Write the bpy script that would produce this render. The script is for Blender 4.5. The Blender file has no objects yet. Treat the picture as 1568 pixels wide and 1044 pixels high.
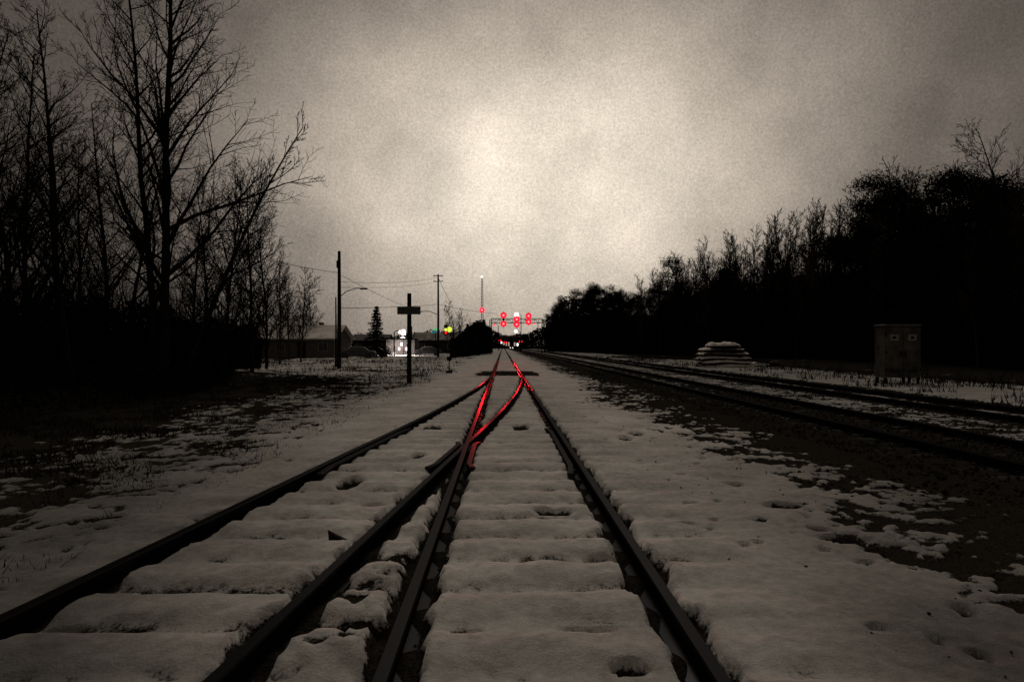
import bpy, math, random
import numpy as np
from mathutils import Vector
R = np.random.default_rng(7)
sc = bpy.context.scene
F = 1000.0; VX = 770.0; VY = 530.0; CH = 1.54
def W(px, py, Z):            # survey helper: reading of the photo -> metres
    return ((px-VX)/F*Z, Z, CH+(VY-py)/F*Z)

# ------------------------------------------------------------ materials
def new_mat(name):
    m = bpy.data.materials.new(name); m.use_nodes = True
    nt = m.node_tree; nt.nodes.clear()
    return m, nt, nt.nodes, nt.links
def mat(name, c1, c2=None, rough=0.85, scale=8.0, metallic=0.0, bump=0.0, spec=0.3):
    m, nt, N, L = new_mat(name)
    out = N.new('ShaderNodeOutputMaterial'); b = N.new('ShaderNodeBsdfPrincipled')
    tc = N.new('ShaderNodeTexCoord'); no = N.new('ShaderNodeTexNoise'); cr = N.new('ShaderNodeValToRGB')
    no.inputs['Scale'].default_value = scale; no.inputs['Detail'].default_value = 6
    if c2 is None: c2 = tuple(c*0.55 for c in c1)
    cr.color_ramp.elements[0].position = 0.35; cr.color_ramp.elements[1].position = 0.65
    cr.color_ramp.elements[0].color = (*c2, 1); cr.color_ramp.elements[1].color = (*c1, 1)
    L.new(tc.outputs['Object'], no.inputs['Vector']); L.new(no.outputs['Fac'], cr.inputs['Fac'])
    L.new(cr.outputs['Color'], b.inputs['Base Color'])
    b.inputs['Roughness'].default_value = rough; b.inputs['Metallic'].default_value = metallic
    b.inputs['Specular IOR Level'].default_value = spec
    if bump:
        bp = N.new('ShaderNodeBump'); bp.inputs['Strength'].default_value = bump; bp.inputs['Distance'].default_value = 0.02
        L.new(no.outputs['Fac'], bp.inputs['Height']); L.new(bp.outputs['Normal'], b.inputs['Normal'])
    L.new(b.outputs['BSDF'], out.inputs['Surface'])
    return m
def flat(name, c1, c2, scale=3.0):       # plain matte two-tone material (fast)
    m, nt, N, L = new_mat(name)
    out = N.new('ShaderNodeOutputMaterial'); b = N.new('ShaderNodeBsdfDiffuse')
    tc = N.new('ShaderNodeTexCoord'); no = N.new('ShaderNodeTexNoise'); cr = N.new('ShaderNodeValToRGB')
    no.inputs['Scale'].default_value = scale; no.inputs['Detail'].default_value = 2
    cr.color_ramp.elements[0].position = 0.35; cr.color_ramp.elements[1].position = 0.65
    cr.color_ramp.elements[0].color = (*c2, 1); cr.color_ramp.elements[1].color = (*c1, 1)
    L.new(tc.outputs['Object'], no.inputs['Vector']); L.new(no.outputs['Fac'], cr.inputs['Fac'])
    L.new(cr.outputs['Color'], b.inputs['Color']); L.new(b.outputs[0], out.inputs['Surface']); return m
def emat(name, col, s):
    m, nt, N, L = new_mat(name)
    out = N.new('ShaderNodeOutputMaterial'); e = N.new('ShaderNodeEmission')
    e.inputs['Color'].default_value = (*col, 1); e.inputs['Strength'].default_value = s
    L.new(e.outputs[0], out.inputs['Surface']); return m
BARK = flat('bark', (0.026,0.023,0.020), (0.013,0.012,0.011), 12)
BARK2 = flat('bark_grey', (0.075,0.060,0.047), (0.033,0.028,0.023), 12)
NEED = flat('needles', (0.013,0.014,0.011), (0.006,0.007,0.006), 3)
BRUSH = flat('brush', (0.015,0.013,0.011), (0.006,0.006,0.006), 2)
WEED = flat('dead_grass', (0.035,0.029,0.022), (0.012,0.010,0.008), 3)
WOOD = mat('creosote_wood', (0.026,0.022,0.019), (0.011,0.010,0.009), 0.9, 14, bump=0.4, spec=0.05)
STONE = flat('ballast_stone', (0.042,0.037,0.031), (0.010,0.009,0.008), 4)
STEEL = mat('galvanised_steel', (0.10,0.10,0.095), (0.05,0.05,0.048), 0.7, 6, 0.3)
DARKM = mat('dark_metal', (0.014,0.014,0.013), (0.008,0.008,0.008), 0.9, 6, 0.0, spec=0.05)
SNOWM = mat('snow_cap', (0.72,0.68,0.62), (0.46,0.43,0.39), 0.9, 3, bump=0.3, spec=0.1)
ROOFS = mat('snowy_roof', (0.34,0.31,0.27), (0.10,0.09,0.08), 0.9, 0.8, spec=0.1)
WALLD = mat('wall_dark', (0.035,0.031,0.027), (0.02,0.018,0.016), 0.9, 2)
WALLS = mat('wall_siding', (0.11,0.10,0.085), (0.07,0.062,0.055), 0.9, 2)
GLASS = mat('window_glass', (0.03,0.035,0.04), (0.02,0.02,0.025), 0.15, 2, spec=0.5)
PAPER = mat('label', (0.32,0.30,0.27), (0.16,0.15,0.135), 0.8, 20)
SIGNM = mat('sign_board', (0.10,0.11,0.10), (0.06,0.065,0.06), 0.8, 5)
CABM = mat('cabinet_paint', (0.105,0.098,0.085), (0.040,0.037,0.032), 0.8, 2.2, 0.0, spec=0.1)
RUBBER = mat('rubber', (0.02,0.02,0.02), None, 0.9, 5)
CARP = mat('car_paint', (0.06,0.06,0.065), (0.045,0.045,0.05), 0.35, 2)
E_RED = emat('red_lens', (1,0.006,0.016), 3.2)
E_REDH = emat('red_lens_core', (1,0.06,0.07), 8.0)
E_WHITE = emat('white_lamp', (1,0.90,0.84), 5.0)
E_WARM = emat('warm_window', (1,0.75,0.5), 0.35)
E_SHOP = emat('shop_window', (1,0.88,0.88), 2.2)
E_SHOP2 = emat('shop_window_dim', (1,0.70,0.62), 0.4)
E_GRN = emat('green_lens', (0.1,0.9,0.3), 0.6)
E_YEL = emat('amber_lens', (0.75,0.85,0.08), 1.1)
E_CYAN = emat('cyan_lamp', (0.05,0.55,0.6), 0.25)

def rail_mat():
    m, nt, N, L = new_mat('rail_steel')
    out = N.new('ShaderNodeOutputMaterial'); mix = N.new('ShaderNodeMixShader')
    d = N.new('ShaderNodeBsdfDiffuse'); g = N.new('ShaderNodeBsdfGlossy')
    tc = N.new('ShaderNodeTexCoord'); no = N.new('ShaderNodeTexNoise'); cr = N.new('ShaderNodeValToRGB')
    no.inputs['Scale'].default_value = 5; no.inputs['Detail'].default_value = 8
    L.new(tc.outputs['Object'], no.inputs['Vector']); L.new(no.outputs['Fac'], cr.inputs['Fac'])
    cr.color_ramp.elements[0].color = (0.006,0.006,0.0055,1); cr.color_ramp.elements[1].color = (0.017,0.016,0.015,1)
    L.new(cr.outputs['Color'], d.inputs['Color'])
    g.inputs['Color'].default_value = (0.034,0.034,0.036,1); g.inputs['Roughness'].default_value = 0.215
    mix.inputs[0].default_value = 0.5
    L.new(d.outputs[0], mix.inputs[1]); L.new(g.outputs[0], mix.inputs[2]); L.new(mix.outputs[0], out.inputs['Surface'])
    return m
RAIL = rail_mat()

# ------------------------------------------------------------ mesh builder
class MB:
    def __init__(s): s.v=[]; s.f=[]; s.m=[]; s.n=0; s.mats=[]
    def mi(s, m):
        if m not in s.mats: s.mats.append(m)
        return s.mats.index(m)
    def add(s, v, f, m):
        v=np.asarray(v,float); k=s.mi(m)
        s.v.append(v); s.f += [[i+s.n for i in q] for q in f]; s.m += [k]*len(f); s.n += len(v)
    def box(s, c, sz, m, rz=0.0, rx=0.0, bev=0.0, ry=0.0):
        x,y,z=[a/2 for a in sz]
        if bev>0:
            b=bev; v=[]; rings=[]
            for zz,ins in ((-z,b),(-z+b,0),(z-b,0),(z,b)):
                X=x-ins;Y=y-ins
                rings.append([(-X+b,-Y,zz),(X-b,-Y,zz),(X,-Y+b,zz),(X,Y-b,zz),(X-b,Y,zz),(-X+b,Y,zz),(-X,Y-b,zz),(-X,-Y+b,zz)])
            v=[p for r in rings for p in r]; f=[]
            for r in range(3):
                for i in range(8): f.append([r*8+i, r*8+(i+1)%8, (r+1)*8+(i+1)%8, (r+1)*8+i])
            f.append(list(range(7,-1,-1))); f.append(list(range(24,32)))
        else:
            v=[(a,b_,c_) for a in(-x,x) for b_ in(-y,y) for c_ in(-z,z)]
            f=[[0,1,3,2],[4,6,7,5],[0,4,5,1],[2,3,7,6],[0,2,6,4],[1,5,7,3]]
        v=np.array(v,float)
        if rx:
            cc,ss=math.cos(rx),math.sin(rx); v=v@np.array([[1,0,0],[0,cc,ss],[0,-ss,cc]])
        if ry:
            cc,ss=math.cos(ry),math.sin(ry); v=v@np.array([[cc,0,-ss],[0,1,0],[ss,0,cc]])
        if rz:
            cc,ss=math.cos(rz),math.sin(rz); v=v@np.array([[cc,ss,0],[-ss,cc,0],[0,0,1]])
        s.add(v+np.array(c), f, m)
    def tube(s, pts, rad, sides, m, cap=True):
        P=np.asarray(pts,float); n=len(P); r=np.broadcast_to(np.asarray(rad,float),(n,))
        T=np.gradient(P,axis=0); T/= (np.linalg.norm(T,axis=1,keepdims=True)+1e-9)
        ref=np.array([0.0,0.0,1.0]) if abs(T[0,2])<0.8 else np.array([1.0,0.0,0.0])
        A=np.cross(T,ref); A/=(np.linalg.norm(A,axis=1,keepdims=True)+1e-9); B=np.cross(T,A)
        a=np.arange(sides)*2*math.pi/sides
        V=P[:,None,:]+r[:,None,None]*(np.cos(a)[None,:,None]*A[:,None,:]+np.sin(a)[None,:,None]*B[:,None,:])
        f=[]
        for i in range(n-1):
            for j in range(sides):
                k=(j+1)%sides; f.append([i*sides+j,i*sides+k,(i+1)*sides+k,(i+1)*sides+j])
        if cap: f.append(list(range(sides-1,-1,-1))); f.append([(n-1)*sides+j for j in range(sides)])
        s.add(V.reshape(-1,3), f, m)
    def disc(s, c, r, m, t=0.05, sides=20):
        s.tube([(c[0],c[1]-t/2,c[2]),(c[0],c[1]+t/2,c[2])], r, sides, m)
    def tris(s, V, m):
        n=len(V); s.add(V.reshape(-1,3), np.arange(n*3).reshape(-1,3).tolist(), m)
    def mesh(s, name):
        me=bpy.data.meshes.new(name); me.from_pydata(np.concatenate(s.v).tolist(), [], s.f)
        for m in s.mats: me.materials.append(m)
        me.polygons.foreach_set('material_index', s.m); me.update(); return me
    def obj(s, name, loc=(0,0,0), parent=None, smooth=False):
        o=bpy.data.objects.new(name, s.mesh(name)); sc.collection.objects.link(o); o.location=loc
        if smooth: o.data.polygons.foreach_set('use_smooth',[True]*len(o.data.polygons))
        if parent: o.parent=parent
        return o
def empty(name, loc=(0,0,0)):
    e=bpy.data.objects.new(name,None); sc.collection.objects.link(e); e.location=loc; e.empty_display_size=0.3; return e
def rtris(C, size):
    n=len(C); D=R.normal(size=(n,3,3)); D/=np.linalg.norm(D,axis=2,keepdims=True)
    sz=np.broadcast_to(np.asarray(size),(n,))
    return C[:,None,:]+D*sz[:,None,None]*R.uniform(0.5,1.0,(n,3,1))

# ------------------------------------------------------------ noise
def _h(ix,iy,seed):
    h=(ix.astype(np.int64)*374761393+iy.astype(np.int64)*668265263+seed*1274126177)&0xffffffff
    h=((h^(h>>13))*1274126177)&0xffffffff; h=h^(h>>16)
    return (h&0xffff)/65535.0
def vn(x,y,seed=0):
    ix=np.floor(x); iy=np.floor(y); fx=x-ix; fy=y-iy
    fx=fx*fx*(3-2*fx); fy=fy*fy*(3-2*fy)
    a=_h(ix,iy,seed); b=_h(ix+1,iy,seed); c=_h(ix,iy+1,seed); d=_h(ix+1,iy+1,seed)
    return (a*(1-fx)+b*fx)*(1-fy)+(c*(1-fx)+d*fx)*fy
def fbm(x,y,o=4,seed=0):
    s=0;a=0.5;t=0
    for i in range(o): s=s+a*vn(x*2**i+17.3*i,y*2**i+5.1*i,seed+i); t+=a; a*=0.55
    return s/t
def ss(a,b,x):
    t=np.clip((x-a)/(b-a),0,1); return t*t*(3-2*t)

# ------------------------------------------------------------ track layout
XL,XR,G=-0.514,0.921,1.435
def xd(y):
    y=np.asarray(y,float)
    return np.where(y<9.3, -0.534-0.105*(9.3-y), np.where(y<35, 0.921-0.0022*(35-y)**2, 0.921))
R1C,R2C=6.9,11.0

# ------------------------------------------------------------ ground
def axis_x():
    out=[0.0]
    while out[-1]<950:
        x=out[-1]; d=0.03 if x<3.2 else 0.045 if x<6 else 0.1 if x<14 else 0.1+(x-14)*0.06
        out.append(x+d)
    a=np.array(out); return np.concatenate([-a[:0:-1],a])
def axis_y():
    out=[-8.0]
    while out[-1]<1600:
        y=out[-1]; out.append(y+(0.25 if y<1.6 else max(0.034,0.0062*y)))
    return np.array(out)
gx,gy=axis_x(),axis_y()
X,Y=np.meshgrid(gx,gy)
n1=fbm(X*0.9,Y*0.9,4,3); n2=fbm(X*4.0,Y*4.0,3,11); n3=fbm(X*0.15,Y*0.12,3,23); n4=fbm(X*11,Y*11,2,31)
cov=np.ones_like(X)
wob=(n3-0.5)*1.4+(n1-0.5)*0.9
xx=X+wob
cov=np.where(X>0, 1.05-0.34*ss(1.7,2.8,xx)-0.26*ss(2.5,3.6,xx)-0.24*ss(3.6,5.0,xx), cov)
cov=np.where(X>4.5, np.maximum(cov,0.54*ss(1.35,0.6,np.abs(X-8.95))), cov)
cov=np.where(X>4.5, np.maximum(cov,0.50*ss(0.64,0.3,np.abs(X-R2C))), cov)
cov=np.where(X>4.5, np.maximum(cov,0.42*ss(0.6,0.3,np.abs(X-R1C))*ss(8,30,Y)), cov)
cov=np.where(X>12.4, np.maximum(cov,0.86*ss(12.4,13.6,xx)*(1-ss(18.5,21,xx))), cov)
covL=1.05-0.36*ss(2.4,3.4,-xx)-0.22*ss(3.2,4.6,-xx)-0.04*ss(5,9,-xx)
woods=ss(6.5,9.5,-xx)*(1-ss(26,36,Y))
covL=covL-0.43*woods-0.15*ss(16,28,-X)+0.14*ss(25,40,Y)*ss(3.5,5,-X)
covL=np.maximum(covL, 0.95*((X>-24)&(X<-11)&(Y>70)&(Y<135)))
cov=np.where(X<0,covL,cov)
yy=np.clip(Y,-10,35)
rails=[XL+0*Y, XR+0*Y, xd(yy), xd(yy)-G]
d=np.full_like(X,9.0)
for r in rails: d=np.minimum(d,np.abs(X-r))
for c in (R1C,R2C):
    for s_ in (-G/2,G/2): d=np.minimum(d,np.abs(X-c-s_))
pts=ss(31,33,Y)*(1-ss(38,40,Y))*(1-ss(1.3,2.2,np.abs(X-0.2)))
cov=cov-0.85*pts
wed=((X>xd(yy))&(X<XL)&(Y<9.5)); cov=np.where(wed,0.76,cov)
holes=np.zeros_like(X)
def hole(px,py,wx,wy,s=1.0):
    Z=1475/(py-VY); x0=(px-VX)/F*Z; a=wx/F*Z*1.1; b=max(wy*Z*Z/1475,0.032)
    q=((X-x0)/a)**2+((Y-Z)/b)**2 + (n2-0.5)*1.2
    np.maximum(holes, s*np.clip(1.9-q*1.1,0,1), out=holes)
for h in [(712,970,20,6),(905,967,34,4),(798,655,10,4),(662,656,12,4),(536,740,14,7),(268,906,40,4),(108,962,30,3),(205,965,22,3),
          (515,965,20,7),(845,788,22,3),(570,775,14,3),(455,798,16,3),(360,720,9,3),(975,665,9,3),(958,672,8,3),(1205,775,24,5),(1300,828,26,6),
          (1125,742,11,3),(1255,812,12,4),(1345,845,14,5),(965,1025,22,7),(640,700,9,4),(925,858,22,3)]:
    hole(*h)
rs=random.Random(4)
for i in range(60):
    Z=rs.uniform(2.9,14); x0=rs.uniform(1.5,4.2)
    a=rs.uniform(0.015,0.05); b=rs.uniform(0.025,0.06)
    m_=(np.abs(X-x0)<0.4)&(np.abs(Y-Z)<0.4)
    holes[m_]=np.maximum(holes[m_], np.clip(1.6-((X[m_]-x0)/a)**2-((Y[m_]-Z)/b)**2-1.5*(n2[m_]-.5),0,1))
nn=0.5+(0.30*n1+0.38*n2+0.32*n4-0.5)*2.0
thr=cov-0.12-nn*0.80
snow=ss(-0.11,0.13,thr)
tr_w=0.125+0.12*(n2-0.5)+0.07*(n4-0.5)
tiep=0.5+0.5*np.cos(2*math.pi*(Y+0.08*(n1-0.5))/0.53)
tr_w=tr_w-0.02*tiep+0.01
tr=1-ss(tr_w-0.015,tr_w+0.03,d)
snow=snow*(1-tr)*(1-holes)
edge=ss(XR+0.25,XR+1.0,X)+ss(0.1,0.6,(np.minimum(XL,xd(yy)-G))-X)
inner=np.clip(1-edge,0,1)
trough=np.clip(1-2.8*tiep,0,1)*inner
snow=snow*(1-0.60*trough*ss(0.44,0.60,n2*0.6+n1*0.4))
H=0.034+0.045*snow+0.032*inner*(tiep**0.8)*(0.35+1.3*n1)*ss(0,.6,cov)+0.040*(n2-0.5)*(0.5+0.8*snow)+0.012*(n4-0.5)
H+= (n3-0.5)*0.25*ss(2,6,np.abs(X-0.2)) + (n1-0.5)*0.10*ss(1.4,3.5,np.abs(X-0.2))
H+= np.where(wed, 0.08*(n2-0.5),0)
H-= tr*0.085*(0.6+0.4*snow)
H-= holes*0.040
H=np.where((X>4.8)&(X<12.9), 0.02+0.05*(n2-.5)+0.04*(n4-.5)+0.03*snow-tr*0.03, H)
H+= 0.9*ss(19,40,X) + 0.3*ss(10,16,-X)*(1-ss(30,45,Y))
H-= 0.10*ss(200,500,Y)
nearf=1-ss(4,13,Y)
vignette=np.clip(0.58*ss(2.2,5.5,X)+0.66*ss(2.0,5.0,-X)*(1-ss(18,45,Y))+nearf*(0.64*ss(0.9,2.6,X)+0.80*ss(0.8,2.6,-X))+0.42*ss(4.6,2.4,Y)+0.25*(n3-.5),0,1)  # vignette painted into the snow colour: darker at the sides and near the camera
nr,nc=X.shape
V=np.stack([X,Y,H],-1).reshape(-1,3).astype(np.float32)
me=bpy.data.meshes.new('ground'); me.vertices.add(len(V)); me.vertices.foreach_set('co',V.ravel())
idx=np.arange(nr*nc).reshape(nr,nc)
Q=np.stack([idx[:-1,:-1],idx[:-1,1:],idx[1:,1:],idx[1:,:-1]],-1).reshape(-1,4)
me.loops.add(Q.size); me.loops.foreach_set('vertex_index',Q.ravel().astype(np.int32))
me.polygons.add(len(Q)); me.polygons.foreach_set('loop_start',np.arange(0,Q.size,4,dtype=np.int32))
me.polygons.foreach_set('loop_total',np.full(len(Q),4,dtype=np.int32))
me.update(calc_edges=True)
me.polygons.foreach_set('use_smooth',np.ones(len(Q),dtype=bool))
at=me.attributes.new('snow','FLOAT','POINT'); at.data.foreach_set('value',snow.ravel().astype(np.float32))
at=me.attributes.new('vignette','FLOAT','POINT'); at.data.foreach_set('value',vignette.ravel().astype(np.float32))
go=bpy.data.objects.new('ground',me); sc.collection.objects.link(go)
m,nt,N,L=new_mat('snowy_ground')
out=N.new('ShaderNodeOutputMaterial'); b=N.new('ShaderNodeBsdfDiffuse'); L.new(b.outputs[0],out.inputs[0])
tc=N.new('ShaderNodeTexCoord'); a=N.new('ShaderNodeAttribute'); a.attribute_name='snow'
ad_=N.new('ShaderNodeAttribute'); ad_.attribute_name='vignette'
def noise(s,dt=5): 
    n=N.new('ShaderNodeTexNoise'); n.inputs['Scale'].default_value=s; n.inputs['Detail'].default_value=dt; L.new(tc.outputs['Object'],n.inputs['Vector']); return n
def mathn(op,a_,b_=None,c_=None):
    n=N.new('ShaderNodeMath'); n.operation=op
    for i,v in enumerate((a_,b_,c_)):
        if v is None: continue
        if isinstance(v,(int,float)): n.inputs[i].default_value=v
        else: L.new(v,n.inputs[i])
    return n.outputs[0]
nA=noise(14,6); nB=noise(60,3); nC=noise(1.1,4); nD=noise(140,2)
t=mathn('ADD',a.outputs['Fac'],mathn('MULTIPLY',mathn('SUBTRACT',nA.outputs['Fac'],0.5),0.9))
t2=mathn('MULTIPLY_ADD',mathn('SUBTRACT',nB.outputs['Fac'],0.5),0.7,t)
mr=N.new('ShaderNodeMapRange'); mr.interpolation_type='SMOOTHSTEP'; mr.inputs['From Min'].default_value=0.26; mr.inputs['From Max'].default_value=0.66; L.new(t2,mr.inputs['Value'])
c1=N.new('ShaderNodeValToRGB'); e=c1.color_ramp.elements
e[0].position=0.3; e[0].color=(0.005,0.005,0.004,1); e[1].position=0.75; e[1].color=(0.036,0.031,0.025,1); L.new(nB.outputs['Fac'],c1.inputs['Fac'])
c2=N.new('ShaderNodeValToRGB'); e=c2.color_ramp.elements
e[0].position=0.36; e[0].color=(0.30,0.285,0.262,1); e[1].position=0.64; e[1].color=(0.67,0.648,0.605,1)
L.new(mathn('ADD',mathn('MULTIPLY',nC.outputs['Fac'],0.40),mathn('ADD',mathn('MULTIPLY',nA.outputs['Fac'],0.28),mathn('MULTIPLY',nD.outputs['Fac'],0.32))),c2.inputs['Fac'])
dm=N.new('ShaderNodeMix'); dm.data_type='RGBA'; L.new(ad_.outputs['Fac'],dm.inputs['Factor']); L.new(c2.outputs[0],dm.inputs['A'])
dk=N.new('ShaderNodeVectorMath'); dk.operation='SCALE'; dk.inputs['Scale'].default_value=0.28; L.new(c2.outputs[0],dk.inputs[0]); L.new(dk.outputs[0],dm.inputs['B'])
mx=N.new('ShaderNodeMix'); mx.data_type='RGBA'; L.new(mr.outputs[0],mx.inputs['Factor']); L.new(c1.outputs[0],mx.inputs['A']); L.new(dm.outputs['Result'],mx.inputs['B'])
L.new(mx.outputs['Result'],b.inputs['Color'])
bp=N.new('ShaderNodeBump'); bp.inputs['Strength'].default_value=0.5; bp.inputs['Distance'].default_value=0.022
L.new(mathn('ADD',nA.outputs['Fac'],mathn('MULTIPLY',nB.outputs['Fac'],0.5)),bp.inputs['Height']); L.new(bp.outputs[0],b.inputs['Normal'])
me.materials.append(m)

# ------------------------------------------------------------ tracks
PROF=[(-.075,0),(.075,0),(.075,.012),(.012,.03),(.010,.125),(.034,.135),(.037,.16),(.030,.17),(-.030,.17),(-.037,.16),(-.034,.135),(-.010,.125),(-.012,.03),(-.075,.012)]
def rail(name,parent,path,dz=0.0):
    P=np.asarray(path,float); T=np.gradient(P,axis=0); T/=np.linalg.norm(T,axis=1,keepdims=True)
    Nn=np.stack([T[:,1],-T[:,0]],-1); k=len(PROF); v=[]
    for p,n_ in zip(P,Nn):
        for (u,w) in PROF: v.append((p[0]+n_[0]*u,p[1]+n_[1]*u,-0.02+w+dz))
    f=[]
    for i in range(len(P)-1):
        for j in range(k):
            q=(j+1)%k; f.append([i*k+j,i*k+q,(i+1)*k+q,(i+1)*k+j])
    f.append(list(range(k))); f.append([(len(P)-1)*k+j for j in range(k-1,-1,-1)])
    mb=MB(); mb.add(v,f,RAIL); return mb.obj(name,parent=parent)
tk=empty('railroad_track')
rail('left_rail',tk,[(XL,-6),(XL,2),(XL,20),(XL,100),(XL,300),(XL,700)])
rail('right_rail',tk,[(XR,-6),(XR,2),(XR,20),(XR,100),(XR,300),(XR,700)])
mb=MB(); y=-5.3
while y<60:
    x0=min(XL,float(xd(min(y,35)))-G)-0.5; x1=XR+0.5
    mb.box(((x0+x1)/2,y+rs.uniform(-.02,.02),-0.11),(x1-x0,0.22,0.17),WOOD,rz=rs.uniform(-.012,.012),bev=0.01)
    for xr in (XL,XR):
        mb.box((xr,y,-0.022),(0.3,0.18,0.012),DARKM)
    y+=0.53
mb.obj('ties',parent=tk)
to=empty('track_turnout')
ys=list(np.arange(-6,9.3,1.0))+list(np.arange(9.3,34.6,0.6))
rail('closure_rail',to,[(float(xd(q)),q) for q in ys],-0.004)
rail('stock_rail',to,[(float(xd(q))-G,q) for q in ys],-0.004)
def guard(name,xf,y0,y1,off):
    p=[]
    for q in np.linspace(y0,y1,9):
        fl=0.05*max(0,abs(q-(y0+y1)/2)/((y1-y0)/2)-0.75)/0.25
        p.append((xf(q)+off+math.copysign(fl,off),q))
    rail(name,to,p,-0.008)
guard('guard_rail_a',lambda q:XR,7.2,11.2,-0.125)
guard('guard_rail_b',lambda q:float(xd(q))-G,7.2,11.2,0.125)
guard('wing_rail_a',lambda q:float(xd(q)),7.6,9.6,-0.11)
guard('wing_rail_b',lambda q:XL,7.6,9.6,0.11)
mb=MB(); mb.box((XL-0.01,8.9,-0.005),(0.34,1.9,0.03),DARKM,bev=0.008)
mb.box((XL+0.01,9.35,0.055),(0.13,0.9,0.12),RAIL,bev=0.02); mb.obj('frog_casting',parent=to)
for c in (R1C,R2C):
    t_=empty('railroad_track')
    rail('left_rail',t_,[(c-G/2,-6),(c-G/2,20),(c-G/2,100),(c-G/2,700)]); rail('right_rail',t_,[(c+G/2,-6),(c+G/2,20),(c+G/2,100),(c+G/2,700)])
    mb=MB(); y=-5.2
    while y<70:
        mb.box((c,y,-0.07),(2.55,0.23,0.17),WOOD,rz=rs.uniform(-.015,.015),bev=0.01); y+=0.53
    mb.obj('ties',parent=t_)
mb=MB(); x0,y0,_=W(516,830,4.95)
mb.add([(x0-.06,y0+.03,.05),(x0+.12,y0-.02,.05),(x0+.1,y0+.07,.05),(x0-.075,y0+.05,.145),(x0-.03,y0+.06,.12),(x0-.05,y0+.1,.05)],[[0,1,3],[1,4,3],[1,2,4],[2,5,4],[4,5,3],[5,0,3],[0,5,2,1]],WOOD)
mb.obj('wood_splinter')

# ------------------------------------------------------------ ballast stones
oc=np.array([(1,0,0),(-1,0,0),(0,1,0),(0,-1,0),(0,0,1),(0,0,-1)],float)
of=[[0,2,4],[2,1,4],[1,3,4],[3,0,4],[2,0,5],[1,2,5],[3,1,5],[0,3,5]]
def stones(name,Px,Py,Pz,sz):
    n=len(Px); v=oc[None]*sz[:,None,None]*R.uniform(0.55,1.25,(n,6,1))*np.array([1,1,.7])
    an=R.uniform(0,6.28,n); c_,s_=np.cos(an)[:,None],np.sin(an)[:,None]
    x=v[...,0]*c_-v[...,1]*s_; y_=v[...,0]*s_+v[...,1]*c_
    v=np.stack([x+Px[:,None],y_+Py[:,None],v[...,2]+Pz[:,None]],-1)
    f=(np.arange(n)[:,None,None]*6+np.array(of)[None]).reshape(-1,3).tolist()
    mb=MB(); mb.add(v.reshape(-1,3),f,STONE); return mb.obj(name)
n=26000; py_=2.5+38*R.uniform(0,1,n)**1.7; px_=R.uniform(2.0,13.2,n)
keep=(px_+2.4*(fbm(px_*1.2,py_*1.2,3,5)-.5)>3.3)|(R.uniform(0,1,n)<0.12)
px_,py_=px_[keep],py_[keep]; stones('ballast_gravel',px_,py_,np.full(len(px_),0.035),R.uniform(0.012,0.042,len(px_)))
n=4500; py_=2.2+20*R.uniform(0,1,n)**1.6; wh=R.integers(0,4,n)
base=np.choose(wh,[np.full(n,XL),np.full(n,XR),xd(py_),xd(py_)-G]); px_=base+R.choice([-1,1],n)*R.uniform(0.06,0.17,n)
stones('trackside_gravel',px_,py_,np.full(n,-0.012),R.uniform(0.010,0.024,n))
n=240; py_=2.4+14*R.uniform(0,1,n)**1.3; px_=R.uniform(1.4,3.6,n)
stones('scattered_stones',px_,py_,np.full(n,0.075),R.uniform(0.006,0.018,n))

# ------------------------------------------------------------ weeds
def weeds(name,Px,Py,Pz,hh,ww,lean=0.5,m=WEED):
    n=len(Px); an=R.uniform(0,6.28,n); le=R.uniform(0,1,n)*lean*hh; a2=R.uniform(0,6.28,n)
    b0=np.stack([Px,Py,Pz+0*Px],-1); dx=np.stack([np.cos(an)*ww,np.sin(an)*ww,0*ww],-1)
    tip=b0+np.stack([np.cos(a2)*le,np.sin(a2)*le,hh],-1)
    mb=MB(); mb.tris(np.stack([b0-dx,b0+dx,tip],1),m); return mb
def vfield(n,x0,x1,y0,y1,pw,th,sc_,seed):
    py_=y0+(y1-y0)*R.uniform(0,1,n)**pw; px_=R.uniform(x0,x1,n); k=fbm(px_*sc_,py_*sc_,4,seed); kp=k>th; return px_[kp],py_[kp]
px_,py_=vfield(80000,-11,-3.0,3.5,42,1.3,.51,1.6,3); n=len(px_)
weeds('w',px_,py_,0.0,R.uniform(0.03,0.14,n)*(1+1.0*(R.uniform(0,1,n)<0.03)),R.uniform(0.004,0.011,n)*(1+py_/30),1.6).obj('dead_weeds')
px_,py_=vfield(20000,13.0,20,14,94,1.3,.55,.8,9); n=len(px_)
weeds('w',px_,py_,0.0,R.uniform(0.08,0.40,n),R.uniform(0.01,0.02,n)*(1+py_/50),0.8).obj('dead_weeds')
px_,py_=vfield(15000,-26,-3.5,28,88,1,.55,.5,19); n=len(px_)
weeds('w',px_,py_,0.0,R.uniform(0.08,0.4,n),R.uniform(0.012,0.02,n)*(1+py_/50),0.8).obj('dead_weeds')

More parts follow.
